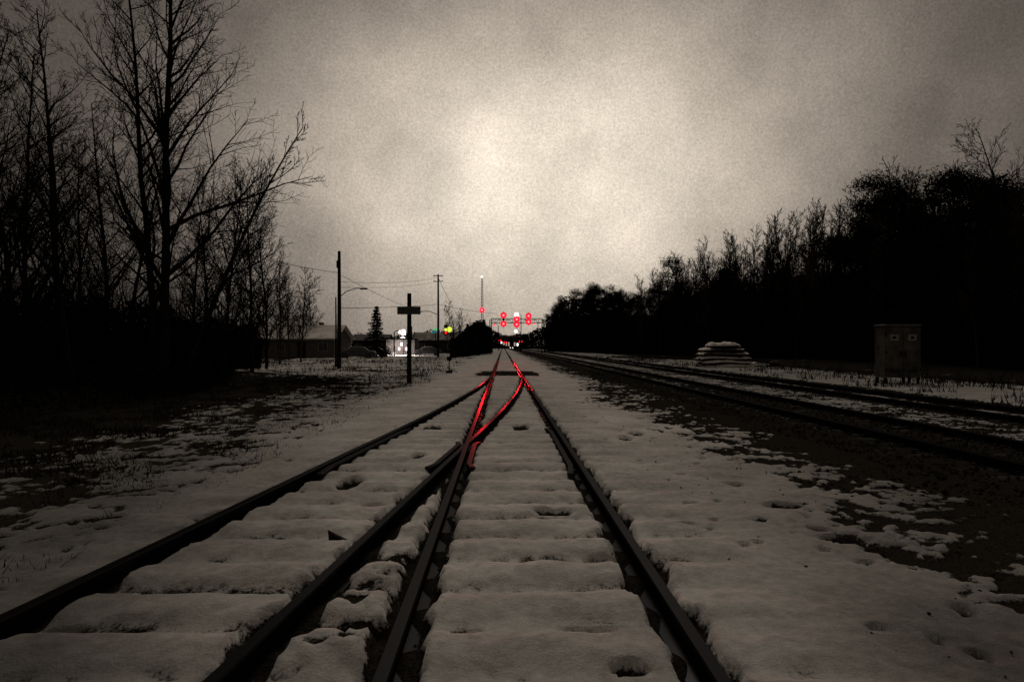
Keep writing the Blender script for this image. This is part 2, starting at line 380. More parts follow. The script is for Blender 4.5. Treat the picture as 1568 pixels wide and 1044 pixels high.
# ------------------------------------------------------------ bare trees
def bare(seed,H,r0,nb=30,n2_=9,n3_=5,f0=0.18,lean=(0,0),up=0.06,asp=0.36,ang=(0.5,0.95),mn=0.006,mt=BARK,mb=None,org=(0,0,0)):
    g=np.random.default_rng(seed); mb=mb or MB()
    def br(p,d_,Ln,r,lv,npt):
        P=[np.array(p,float)]; d_=np.array(d_,float)
        jit=g.normal(0,1,(npt,3))*(0.035 if lv==0 else 0.13)
        for i in range(npt-1):
            d_=d_+jit[i]; d_[2]+=(0 if lv==0 else up*1.5); d_/=math.sqrt(d_@d_)
            P.append(P[-1]+d_*Ln/(npt-1))
        P=np.array(P); tt=np.linspace(0,1,npt); rr=np.maximum(r*(1-0.88*tt**(0.9)),mn*0.8)
        mb.tube(P,rr,(8,5,3,3)[lv],mt,cap=False)
        if lv==3: return
        cnt=(nb,n2_,n3_)[lv]; cnt=max(2,int(cnt*(1 if lv==0 else min(1.3,Ln/(H*asp*0.6)) if lv==1 else 1)))
        lo=(f0,0.15,0.1)[lv]
        for i in range(cnt):
            f=lo+(1-lo)*(i+g.uniform(0,1))/cnt; q=min(f*(npt-1),npt-1.001); k_=int(q); pp=P[k_]+(P[k_+1]-P[k_])*(q-k_)
            t_=P[k_+1]-P[k_]; t_=t_/math.sqrt(t_@t_)
            az=g.uniform(0,6.283); s1=np.cross(t_,[0.3,0.2,1] if abs(t_[2])<.9 else [1,0,0]); s1/=np.linalg.norm(s1); s2=np.cross(t_,s1)
            a_=g.uniform(*ang)*(1 if lv<2 else 1.05)
            nd=t_*math.cos(a_)+(s1*math.cos(az)+s2*math.sin(az))*math.sin(a_)
            if lv==0: l2=H*asp*(1-0.72*f)*g.uniform(0.6,1.15)
            else: l2=Ln*(0.5,0.45)[lv-1]*(1-0.55*f)*g.uniform(0.6,1.2)
            r2=max(mn, min(rr[k_]*0.62, l2*(0.016 if lv==0 else 0.012)))
            br(pp,nd,l2,r2,lv+1,(0,6,4,3)[lv+1])
    d0=np.array([lean[0],lean[1],1.0]); d0/=np.linalg.norm(d0)
    br(org,d0,H,r0,0,12)
    return mb
def put(px,Z,base=0.0): return ((px-VX)/F*Z,Z,base)
def inst(me,name,loc,s,rz,par=None):
    o=bpy.data.objects.new(name,me); sc.collection.objects.link(o); o.location=loc; o.scale=(s,s,s); o.rotation_euler=(0,0,rz)
    if par: o.parent=par
    return o
mb=bare(11,18.5,0.17,46,13,7,0.14,lean=(0.0,0),asp=0.32,mn=0.008)
mb=bare(12,15.5,0.14,32,12,7,0.18,lean=(-0.13,0.0),asp=0.30,mn=0.008,mb=mb,org=(-0.15,0.1,0)); mb.obj('bare_tree',put(254,21))
bare(13,8.9,0.11,24,11,6,0.30,lean=(0.30,0),asp=0.30,ang=(.35,.75),mn=0.008).obj('bare_tree',put(285,20.5,0.3))
T=[bare(14,12.5,0.13,44,12,6,0.10,lean=(-0.03,0),asp=0.36,mn=0.007).mesh('bare_tree'),
   bare(15,11.8,0.12,44,12,6,0.10,lean=(0.05,0),asp=0.38,mn=0.007).mesh('bare_tree'),
   bare(18,9.0,0.09,42,12,6,0.08,lean=(0.03,0),asp=0.44,mn=0.008).mesh('bare_tree')]
for (px,Z,k,s_,rz) in [(110,20,0,1.0,0),(50,22,1,.98,1),(15,25,0,1.1,2.2),(165,28,1,1.0,3.1),(200,32,0,1.0,4),(-70,23,0,1.1,5),(-25,18,1,.95,2),
                       (350,25,2,.90,0),(388,33,2,1.12,2),(300,30,2,1.0,1),(320,38,2,1.2,4),(410,40,2,1.12,3),(85,34,0,1.1,2.6),(130,38,2,1.5,2),(-160,20,0,1,1),(-260,22,1,1,1)]:
    inst(T[k],'bare_tree',put(px,Z),s_,rz)
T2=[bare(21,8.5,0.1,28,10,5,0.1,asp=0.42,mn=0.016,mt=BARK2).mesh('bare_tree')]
for (px,Z,s_,rz) in [(462,60,1,0),(430,52,.95,1),(445,70,1.15,2),(480,85,1.1,3),(692,110,1.05,2),(706,125,1,4),(720,120,.75,1)]: inst(T2[0],'bare_tree',put(px,Z),s_,rz)
bare(31,11.6,0.13,34,12,6,0.15,lean=(-0.05,0),asp=0.42,mn=0.010).obj('bare_tree',put(1592,30,0.5))

def shrub(seed,H):
    g=random.Random(seed); mb=MB()
    for i in range(7):
        bare(seed*10+i,H*g.uniform(.6,1),0.012,7,4,2,0.2,lean=(g.uniform(-.6,.6),g.uniform(-.6,.6)),asp=0.4,mn=0.004,mb=mb,org=(g.uniform(-.25,.25),g.uniform(-.25,.25),0))
    return mb.mesh('shrub')
S=[shrub(50+i,1.0) for i in range(3)]
sh=[(385,575,1.3),(430,580,1.0),(350,590,1.2),(300,600,1.2),(470,572,.9),(545,568,.7),(585,572,.7),(410,600,.7),(250,640,.7),(330,640,.45),(560,595,.5),(215,665,.4),(500,590,.5)]
for i,(px,pyb,h) in enumerate(sh):
    Z=1500/(pyb-VY); inst(S[i%3],'shrub',put(px,Z),h,i*1.3)
for i in range(11):
    px=930+i*60; Z=(16.5+ (i%3))/((px-VX)/F); inst(S[i%3],'shrub',put(px,min(Z,110)),0.9+0.2*(i%3),i*1.1)

# ------------------------------------------------------------ conifers
def spruce(H,w,n=5000,sz=0.16):
    mb=MB(); mb.tube([(0,0,0),(0,0,H*.5),(0,0,H)],[H*.018,H*.011,.01],6,BARK)
    nl=int(H*2.6); C=[]
    for i in range(nl):
        f=0.08+0.92*i/nl; z=H*f; L_=w*(1-f)**0.85*R.uniform(.8,1.1)+.05
        for k in range(9):
            a_=R.uniform(0,6.28); l=L_*R.uniform(.65,1.1); m_=max(6,int(n/nl/9))
            t_=R.uniform(0.05,1,m_); C.append(np.stack([np.cos(a_)*l*t_,np.sin(a_)*l*t_,z-0.28*l*t_+0.1*l*t_**2],-1)+R.normal(0,.06,(m_,3))*(1+l*.4))
            mb.tube([(0,0,z),(math.cos(a_)*l,math.sin(a_)*l,z-.18*l)],[.02,.008],3,BARK,cap=False)
    mb.tris(rtris(np.concatenate(C),sz),NEED); return mb
def pine(seed,H,w,sz=0.2,n=110):
    g=np.random.default_rng(seed); mb=MB(); bend=g.normal(0,.03,2)
    tr_=[(bend[0]*z*z/H*3,bend[1]*z*z/H*3,z) for z in np.linspace(0,H*.96,7)]
    mb.tube(tr_,np.linspace(H*.018,.04,7),7,BARK); C=[]
    for i in range(int(24)):
        f=g.uniform(.35,1); z=H*f; L_=w*(1.05-0.75*max(0,(f-.6)/.4)**1.6)*g.uniform(.35,1.0); a_=g.uniform(0,6.28)
        e_=np.array([math.cos(a_)*L_+bend[0]*z*z/H*3,math.sin(a_)*L_,min(z+.12*L_,H*.98)])
        mb.tube([(bend[0]*z*z/H*3,bend[1]*z*z/H*3,z-.1*L_),e_],[.05,.015],4,BARK,cap=False)
        for k in range(4):
            c_=e_-np.array([math.cos(a_)*L_,math.sin(a_)*L_,0])*g.uniform(0,.6)+g.normal(0,.10*w,3)*[1,1,.6]
            q=g.normal(0,1,(n,3)); q/=np.linalg.norm(q,axis=1,keepdims=True); q*=g.uniform(0,1,(n,1))**.4
            C.append(c_+q*np.array([.34,.34,.24])*w*g.uniform(.6,1.1))
    mb.tris(rtris(np.concatenate(C),sz),NEED); return mb
sp=spruce(6.9,2.4,8000,0.15).mesh('spruce_tree')
inst(sp,'spruce_tree',put(577,85),1,0); inst(sp,'spruce_tree',put(741,115),.93,2); inst(sp,'spruce_tree',put(716,120),.84,4)

# ------------------------------------------------------------ right treeline
prof=[(840,478,190),(860,462,170),(885,440,155),(915,436,145),(950,440,130),(985,428,112),(1020,400,98),(1060,378,86),(1100,360,78),(1150,340,70),(1200,320,63),(1250,305,57),(1300,286,52),(1345,268,48),(1400,245,45),(1440,250,42),(1490,262,38),(1540,272,35),(1600,262,32),(1700,230,29),(1850,200,26)]
pp=np.array(prof,float)
def topH(px): 
    Z=np.interp(px,pp[:,0],pp[:,2]); ty=np.interp(px,pp[:,0],pp[:,1]); return Z,CH+(VY-ty)/F*Z
wl=empty('distant_treeline')
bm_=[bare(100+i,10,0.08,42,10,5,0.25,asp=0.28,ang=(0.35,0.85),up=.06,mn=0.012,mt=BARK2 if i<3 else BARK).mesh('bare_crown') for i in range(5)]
pm_=[pine(200+i,10,2.3,0.10).mesh('pine_crown') for i in range(4)]
pf_=[pine(300+i,10,2.4,0.075,300).mesh('pine_crown') for i in range(2)]
g=random.Random(9)
px=990.0
while px<1850:
    Z,h=topH(px)
    for row in range(3):
        Zr=Z*(1+row*0.08)+g.uniform(-1,2); hh=h*(g.uniform(.88,1.05) if row else g.uniform(.66,.94))*(1+row*.04)
        inst(bm_[g.randrange(5)],'bare_crown',put(px+g.uniform(-8,8),Zr,0),hh/10,g.uniform(0,6.28),wl)
    px+=10+ (px-990)*0.024
for (px,ty,Z,sx) in [(840,480,190,1),(848,470,185,1),(855,468,178,1),(862,462,172,1),(870,455,168,1),(880,448,160,1.1),(887,444,157,1),(893,438,155,1),(900,445,152,1),(907,441,150,1),(914,440,148,1),(920,436,146,1.1),(928,442,143,1),(935,440,140,1),(943,447,136,1),(950,446,132,1.1),(960,450,128,1),(970,450,124,1),(982,446,118,1),
                  (1028,388,94,.9),(1012,430,98,.9),(1110,400,80,1),(1350,272,50,1.0),(1372,290,50,1),(1478,260,40,1.05),(1500,268,40,1),(1552,285,38,1.1),(1525,290,38,1.1),(1300,360,55,1),(1438,330,44,1)]:
    h=CH+(VY-ty)/F*Z; o=inst(pf_[g.randrange(2)] if px>1200 else pm_[g.randrange(4)],'pine_crown',put(px,Z+1,0),h/10,g.uniform(0,6.28),wl)
    if px>1250: o.scale=(h/10*1.25,h/10*1.25,h/10)
def mass(name,P,N_,frac,depth,k,par,mt=BRUSH,p=1.0):
    P=np.array(P,float); px=R.uniform(P[0,0],P[-1,0],N_); Z0=np.interp(px,P[:,0],P[:,2]); ty=np.interp(px,P[:,0],P[:,1])
    h=(CH+(VY-ty)/F*Z0)*frac*(0.65+0.7*fbm(px*0.03,px*0,3,41))
    Z=Z0+R.uniform(0,depth,N_); x=(px-VX)/F*Z; z=h*R.uniform(0,1,N_)**p
    mb=MB(); mb.tris(rtris(np.stack([x,Z,z],-1),k*Z0),mt); return mb.obj(name,parent=par)
mass('undergrowth',prof,50000,0.60,9,0.006,wl)
mass('pine_understory',[(835,500,192)]+prof[:6],10000,0.86,9,0.004,wl,NEED)
n=9000; px=R.uniform(845,1850,n); Z,h=topH(px); Z=Z+R.uniform(-1,8,n)
weeds('w',(px-VX)/F*Z,Z,0.0,h*R.uniform(.4,.86,n)*(.75+.5*fbm(px*.03,px*0,3,41)),R.uniform(.0006,.0012,n)*Z,0.12,BRUSH).obj('saplings',parent=wl)
th=empty('brush_thicket')
LP=[(-420,430,13),(-200,440,15),(0,452,18),(120,460,21),(240,468,25),(330,482,30),(375,500,36),(400,515,40)]
mass('undergrowth',LP,55000,1.0,6,0.0050,th,p=0.8)
n=7000; px=R.uniform(-420,400,n); LA=np.array(LP,float); Z=np.interp(px,LA[:,0],LA[:,2])+R.uniform(0,5,n); hh=CH+(VY-np.interp(px,LA[:,0],LA[:,1]))/F*Z
weeds('w',(px-VX)/F*Z,Z,0.0,hh*R.uniform(.8,1.5,n),R.uniform(.0005,.001,n)*Z,0.35,BRUSH).obj('saplings',parent=th)
mass('low_brush',[(-420,570,9),(-100,575,12),(60,575,14),(180,572,16),(300,560,20),(360,548,27)],26000,1.0,5,0.0045,th)
fw=empty('distant_treeline')
mass('far_woods',[(-900,500,170),(0,496,170),(300,505,170),(480,512,200),(600,512,260),(690,508,260),(735,500,240)],30000,1.0,40,0.004,fw)
mass('far_woods_b',[(735,505,330),(770,514,420),(800,512,400),(828,500,300),(850,480,230)],9000,1.0,40,0.003,fw)
mass('near_hedge',[(690,520,75),(710,508,90),(735,500,110),(752,508,140)],9000,1.0,14,0.004,fw)

# ------------------------------------------------------------ utility poles, wires
def pole(px,ty,Z,r,extra=None):
    x=(px-VX)/F*Z; h=CH+(VY-ty)/F*Z; mb=MB()
    mb.tube([(0,0,-.2),(0.02,0,h*.5),(0,0,h)],[r,r*.85,r*.65],10,WOOD)
    if extra: extra(mb,h)
    return mb.obj('utility_pole',(x,Z,0),smooth=False),x,h
def ex1(mb,h):
    mb.box((0,-.15,h-.9),(.25,.25,.5),DARKM,bev=.03)
    mb.tube([(0,0,h-3.1),(.5,0,h-2.7),(1.1,0,h-2.5),(1.45,0,h-2.5)],.03,6,DARKM)
    mb.box((1.65,0,h-2.53),(.5,.2,.1),DARKM,bev=.03)
pole(520,385,44,.15,ex1)
pole(515,455,47,.07)
def ex2(mb,h):
    for dz in (.25,1.0): mb.box((0,-.12,h-dz),(1.3,.08,.1),WOOD); 
    for dx in (-.55,.55):
        for dz in (.25,1.0): mb.tube([(dx,-.12,h-dz+.05),(dx,-.12,h-dz+.22)],.04,6,STEEL)
    mb.tube([(0,0,h-5.6),(-1.2,0,h-5.1),(-2.2,0,h-5.1)],.05,6,DARKM); mb.box((-2.5,0,h-5.15),(.7,.25,.13),STEEL,bev=.04)
pole(671,420,90,.17,ex2)
pole(703,485,150,.16,lambda mb,h: mb.box((0,-.1,h-.4),(1.6,.1,.12),WOOD))
def wire(a_,b_,sag,r):
    a_=np.array(a_);b_=np.array(b_); t_=np.linspace(0,1,24)[:,None]; P=a_*(1-t_)+b_*t_; P[:,2]-=(4*sag*t_*(1-t_))[:,0]
    mb=MB(); mb.tube(P,r,4,DARKM); return mb.obj('overhead_wire')
wire(W(250,352,30),W(520,418,44),.25,.014); wire(W(520,420,44),W(618,468,70),.1,.016)
wire(W(520,432,44),W(671,425,90),.3,.012); wire(W(520,440,44),W(671,431,90),.3,.012); wire(W(522,472,44),W(671,466,90),.1,.02)
wire(W(671,425,90),W(703,487,150),.3,.03); wire(W(671,466,90),W(760,480,140),.2,.025)

mb=MB(); mb.tube([(0,0,-.1),(0,0,3.68)],[.10,.085],10,WOOD)
mb.box((0,-.12,2.98),(.94,.04,.32),SIGNM,bev=.01); mb.box((0,-.095,2.98),(.5,.03,.08),STEEL)
mb.box((-.28,-.146,2.98),(.22,.006,.18),STEEL); mb.box((.08,-.146,3.02),(.4,.006,.05),STEEL); mb.box((.08,-.146,2.92),(.3,.006,.05),STEEL)
mb.box((.02,-.11,3.35),(.16,.06,.22),DARKM,bev=.02); mb.box((.03,-.12,2.05),(.2,.12,.6),DARKM,bev=.02)
mb.obj('mile_sign_post',put(627,26.5))
mb=MB(); mb.tube([(0,0,0),(0,0,.75)],.03,8,DARKM); mb.box((0,0,.12),(.35,.3,.2),DARKM,bev=.03); mb.tube([(0,0,.3),(.45,-.1,.12)],.02,6,DARKM)
mb.box((0,0,.86),(.26,.02,.22),DARKM,bev=.008); mb.box((.5,0,-.02),(1.6,.12,.06),DARKM); mb.obj('switch_stand',put(688,35.5))

# ------------------------------------------------------------ signal cabinet
cx,cy=(1379-VX)/F*26,26.0
cab=empty('signal_cabinet',(cx,cy,0))
mb=MB(); mb.box((0,0,1.3),(1.44,.75,2.0),CABM,bev=.02); mb.box((0,0,2.36),(1.50,.82,.10),CABM,bev=.03)
mb.obj('body',parent=cab)
mb=MB()
for sx in (-.36,.36):
    mb.box((sx,-.387,1.3),(.68,.02,1.86),CABM,bev=.006); mb.box((sx,-.402,1.88),(.34,.006,.24),PAPER); mb.box((sx,-.407,1.88),(.14,.005,.1),DARKM)
    mb.box((sx+.28*(-1 if sx>0 else 1),-.41,1.25),(.04,.05,.22),DARKM,bev=.008)
    for zz in (.6,1.3,2.0): mb.box((sx*1.93,-.40,zz),(.04,.03,.12),DARKM)
    for zz in (.5,.56,.62): mb.box((sx,-.40,zz),(.4,.01,.02),DARKM)
mb.obj('doors',parent=cab)
mb=MB()
for sx in (-.65,.65):
    for sy in (-.28,.28): mb.box((sx,sy,.14),(.09,.09,.3),DARKM)
mb.tube([(.3,.1,0),(.3,.1,.3)],.06,8,DARKM); mb.obj('legs',parent=cab)

# ------------------------------------------------------------ snow covered timber stack (uneven layers, rounded by snow)
sx0=(1110-VX)/F*46; st=empty('timber_stack',(sx0,46,0))
mb=MB(); g=random.Random(5)
Sv=[];Sf=[]
def drift(cx_,cy_,z0,lx,ly,hh,seed):
    nu,nv=22,9; b0=len(Sv)
    for i in range(nu+1):
        for j in range(nv+1):
            u=i/nu*2-1; v=j/nv*2-1
            e_=max(0,(1-u**4)*(1-v**4)); nz_=float(vn(np.array(u*5+seed),np.array(v*2.5+seed),seed))
            wv=.05*math.sin(u*4+seed)
            Sv.append((cx_+u*lx/2,cy_+v*ly/2,z0+wv*.6+hh*(e_**.5)*(.55+.7*nz_)-(.04 if e_<.01 else 0)))
    for i in range(nu):
        for j in range(nv):
            a_=b0+i*(nv+1)+j; Sf.append([a_,a_+nv+1,a_+nv+2,a_+1])
for r in range(6):
    z=.10+r*.28; wdt=(3.6,3.6,3.45,3.2,2.8,2.2)[r]; ox=(.05,0,-.1,-.15,-.1,-.05)[r]
    for k in range(5):
        mb.box((ox+g.uniform(-.2,.2),-.8+k*.4,z),(wdt*g.uniform(.82,.96),.3,.14),WOOD,rz=g.uniform(-.05,.05),bev=.015,ry=g.uniform(-.03,.03))
    drift(ox+g.uniform(-.1,.1),-.15+.05*r,z+.07,wdt*g.uniform(.96,1.05),2.3-.16*r,.16+ (.10 if r==5 else 0),r+1)
for k in range(9): mb.box((2.0+g.uniform(-.4,1.0),g.uniform(-1,1),.10+k*.045),(2.4,.2,.13),WOOD,rz=g.uniform(-.5,.5),rx=g.uniform(-.1,.1),bev=.015,ry=g.uniform(0,.16))
for k in range(3): drift(2.0+.35*k,-.5+.3*k,.22+.07*k,1.5,.5,.07,20+k)
mb.obj('timbers',parent=st); m2=MB(); m2.add(Sv,Sf,SNOWM); m2.obj('snow_layers',parent=st,smooth=True)

# ------------------------------------------------------------ signal gantry
GZ=140.0; ga=empty('signal_gantry',(0,GZ,0))
mb=MB(); bz=CH+(VY-492)/F*GZ; x0=-2.6; x1=8.6
for zz in (bz-.35,bz+.45):
    for yv in (-.4,.4): mb.tube([(x0,yv,zz),(x1,yv,zz)],.07,6,DARKM)
nseg=12
for i in range(nseg):
    a0=x0+(x1-x0)*i/nseg; a1=x0+(x1-x0)*(i+1)/nseg
    for yv in (-.4,.4): mb.tube([(a0,yv,bz-.35 if i%2 else bz+.45),(a1,yv,bz+.45 if i%2 else bz-.35)],.04,5,DARKM); mb.tube([(a1,yv,bz-.35),(a1,yv,bz+.45)],.035,5,DARKM)
for xp in (x0,x1):
    for dx in (-.3,.3): mb.tube([(xp+dx,0,0),(xp+dx*.6,0,bz+.45)],.09,8,DARKM)
    for k in range(6): mb.tube([(xp-.3+.02*k,0,.4+k*1.0),(xp+.3-.02*k,0,1.3+k*1.0)],.04,5,DARKM)
mb.box(((x0+x1)/2,-.75,bz-.42),(x1-x0,.6,.05),DARKM); mb.tube([(x0,-1.05,bz+.6),(x1,-1.05,bz+.6)],.03,5,DARKM)
mb.obj('truss',parent=ga)
def sighead(px,pys):
    x=(px-VX)/F*GZ; mb=MB(); zs=[CH+(VY-p)/F*GZ for p in pys]
    mb.tube([(x,-.9,min(zs)-.8),(x,-.9,max(zs)+.8)],.08,8,DARKM)
    for zz in zs:
        mb.disc((x,-1.05,zz),.68,DARKM,.06,24); mb.disc((x,-1.12,zz),.60,E_RED,.05,20); mb.disc((x,-1.16,zz),.20,E_REDH,.04,16)
        mb.tube([(x-.5,-1.1,zz+.1),(x-.3,-1.45,zz+.55),(x+.3,-1.45,zz+.55),(x+.5,-1.1,zz+.1)],.03,5,DARKM)
    mb.box((x,-.7,(zs[0]+zs[-1])/2),(.4,.4,abs(zs[0]-zs[-1])+.6),DARKM,bev=.05)
    return mb.obj('signal_head',parent=ga)
sighead(771,(483,496)); sighead(791,(489,497)); sighead(809,(484,493))
def spot(name,loc,col,pw,tgt,ang,r=.3,par=None,ploc=(0,0,0)):
    l=bpy.data.lights.new(name,'SPOT'); l.color=col; l.energy=pw; l.spot_size=math.radians(ang); l.spot_blend=.8; l.shadow_soft_size=r
    o=bpy.data.objects.new(name,l); sc.collection.objects.link(o); o.location=Vector(loc)-Vector(ploc)
    o.rotation_euler=(Vector(tgt)-Vector(loc)).to_track_quat('-Z','Y').to_euler(); o.parent=par; return o
for i,(px,pz) in enumerate(((771,489),(791,492),(809,488))):
    x=(px-VX)/F*GZ; spot('signal_lamp',(x,GZ-1.9,CH+(VY-pz)/F*GZ),(1,.012,.02),66000,(0.3,48,0),3.6,.5,ga,(0,GZ,0))
def lamp(px,py,Z,r,mt,name='street_lamp',arm=1.2):
    x,y,z=W(px,py,Z); mb=MB(); mb.tube([(arm,0,-z),(arm,0,z*0-.2),(arm*.8,0,.15),(0,0,.18)],[.12,.09,.06,.05],8,DARKM)
    mb.box((0,0,.12),(r*2.2,r*1.4,.15),DARKM,bev=.04)
    u=np.linspace(0,math.pi,7)[1:-1]
    mb.tube([(0,0,-r*math.cos(q)-.02) for q in u][::1],[r*math.sin(q) for q in u],12,mt); return mb.obj(name,(x,y,z))
lamp(791,482,175,.62,E_WHITE); lamp(790,507,190,.45,E_WHITE); lamp(332,464,120,.3,E_GRN); lamp(322,467,125,.2,E_CYAN)
lamp(757,497,200,.3,E_RED); lamp(818,495,200,.25,E_RED)

# radio mast
mx_,my_,mz_=W(738,424,300); mb=MB()
for k in range(3):
    a_=k*2.094; c_,s_=math.cos(a_),math.sin(a_); mb.tube([(c_*.75,s_*.75,0),(c_*.35,s_*.35,mz_)],.10,5,DARKM)
for i in range(24):
    z=mz_*i/24; r_=.75-.4*i/24
    for k in range(3):
        a_=k*2.094; b2=a_+2.094; mb.tube([(math.cos(a_)*r_,math.sin(a_)*r_,z),(math.cos(b2)*r_,math.sin(b2)*r_,z+mz_/24)],.06,4,DARKM)
u=np.linspace(0,math.pi,8)[1:-1]
zr=CH+(VY-475)/F*300
for (zz,rr_,mt) in ((mz_,.45,E_WHITE),(zr,1.25,E_RED),(zr+0.0,.45,E_REDH)):
    mb.tube([(0,-1.0-(1.2 if mt is E_REDH else 0),zz-rr_*math.cos(q)) for q in u],[rr_*math.sin(q) for q in u],12,mt)
mb.box((0,-.6,zr-1.1),(1.2,1.6,.15),DARKM); rm=mb.obj('radio_mast',(mx_,300,0))
spot('beacon_lamp',(mx_,296.5,zr),(1,.012,.02),480000,(-0.5,56,0),2.3,1.0,rm,(mx_,300,0))

# ------------------------------------------------------------ houses
def house(name,px0,px1,Z,eave,ridge,dep,wall,roof,lit=(),rz=0):
    x0=(px0-VX)/F*Z; x1=(px1-VX)/F*Z; w=x1-x0; e=empty(name,((x0+x1)/2,Z+dep/2,0)); e.rotation_euler=(0,0,rz); hw=w/2; hd=dep/2
    mb=MB(); mb.add([(-hw,-hd,0),(hw,-hd,0),(hw,hd,0),(-hw,hd,0),(-hw,-hd,eave),(hw,-hd,eave),(hw,hd,eave),(-hw,hd,eave),(-hw,0,ridge-.05),(hw,0,ridge-.05)],
        [[0,1,5,4],[1,2,6,9,5],[2,3,7,6],[3,0,4,8,7]],wall); mb.obj('walls',parent=e)
    mb=MB(); o=.45; t=.16; sl=(ridge-eave)/hd; ez=eave-o*sl
    for sgn in (-1,1):
        v=[(-hw-o,sgn*(hd+o),ez),(hw+o,sgn*(hd+o),ez),(hw+o,0,ridge),(-hw-o,0,ridge)]; v+=[(a_,b_,c_+t) for a_,b_,c_ in v]
        mb.add(v,[[0,1,2,3],[4,5,6,7],[0,1,5,4],[1,2,6,5],[2,3,7,6],[3,0,4,7]],roof)
    mb.box((hw*.4,hd*.3,ridge+.1),(.5,.5,.9),wall); mb.obj('roof',parent=e)
    mb=MB(); nw=max(2,int(w/2.4))
    for i in range(nw):
        x=-hw+w*(i+.5)/nw
        if i==nw//2: mb.box((x,-hd-.02,1.02),(.95,.06,2.05),DARKM); continue
        mb.box((x,-hd-.015,1.45),(1.15,.05,1.15),PAPER); mb.box((x,-hd-.035,1.45),(1.0,.04,1.0),E_WARM if i in lit else GLASS); mb.box((x,-hd-.06,1.45),(.05,.02,1.0),PAPER)
    mb.obj('windows_and_door',parent=e); return e
ROOF2=mat('snowy_roof_bright',(.70,.66,.60),(.42,.39,.35),.9,.8,spec=.1)
house('low_house',382,512,80,2.5,4.1,9,WALLS,ROOF2)
house('low_house',636,700,130,2.8,4.2,8,WALLD,ROOFS,(1,))
house('low_house',540,592,140,2.8,4.0,8,WALLD,mat('shingles',(.05,.05,.05),None,.9,4),())
Zs=105; x0,x1=(602-VX)/F*Zs,(625-VX)/F*Zs; e=empty('lit_storefront',((x0+x1)/2,Zs,0)); w=x1-x0
mb=MB(); mb.box((0,2.5,1.3),(w+2.2,5,2.6),WALLD,bev=.03); mb.box((0,-.35,2.7),(w+2.6,6,.2),DARKM,bev=.05); mb.tube([(.6,-.6,0),(.6,-.6,4.2)],.08,8,DARKM); mb.obj('walls',parent=e)
mb=MB(); gg=random.Random(3)
for i in range(6):
    for j in range(3):
        if gg.random()<.30+.10*i: mb.box((-w/2+w*(i+.5)/6,-.04,.35+j*.75),(w/6-.08,.06,gg.uniform(.3,.62)),E_SHOP if gg.random()<.6 else E_SHOP2)
mb.tube([(.6,-.8,3.3),(.6,-.8,4.2)],[.38,.28],10,E_SHOP); mb.tube([(.1,-.75,2.75),(.5,-.75,2.95),(.9,-.75,2.7)],[.12,.22,.12],8,E_SHOP); mb.box((-1.6,-.5,1.4),(.3,.1,.3),E_SHOP2); mb.obj('windows',parent=e)
l=bpy.data.lights.new('shop_glow','AREA'); l.shape='RECTANGLE'; l.size=w; l.size_y=1.2; l.energy=1300; l.color=(1,.90,.86); o=bpy.data.objects.new('shop_glow',l); sc.collection.objects.link(o); o.parent=e; o.location=(0,-1.6,2.55)
o.rotation_euler=(math.radians(22),0,0)
lamp(613,508,100,.3,E_SHOP,arm=-.9)
def farb(name,px0,px1,ty,Z,mt):
    x0=(px0-VX)/F*Z; x1=(px1-VX)/F*Z; h=CH+(VY-ty)/F*Z; e=empty(name,((x0+x1)/2,Z,0)); w=x1-x0
    mb=MB(); mb.box((0,4,h/2),(w,8,h),WALLD); mb.box((0,4,h+.15),(w+.5,8.5,.3),ROOFS,bev=.05); mb.obj('walls',parent=e)
    mb=MB(); n=max(3,int(w/1.4))
    for i in range(n): mb.box((-w/2+w*(i+.5)/n,-.03,h*gg.uniform(.3,.6)),(w/n*.55,.05,h*gg.uniform(.15,.4)),gg.choice([mt,E_WARM,E_SHOP2]))
    mb.obj('windows',parent=e)
farb('lit_shop',766,781,517,380,E_SHOP); farb('lit_shop',786,799,516,360,E_SHOP); farb('lit_shop',640,662,519,200,E_WARM)

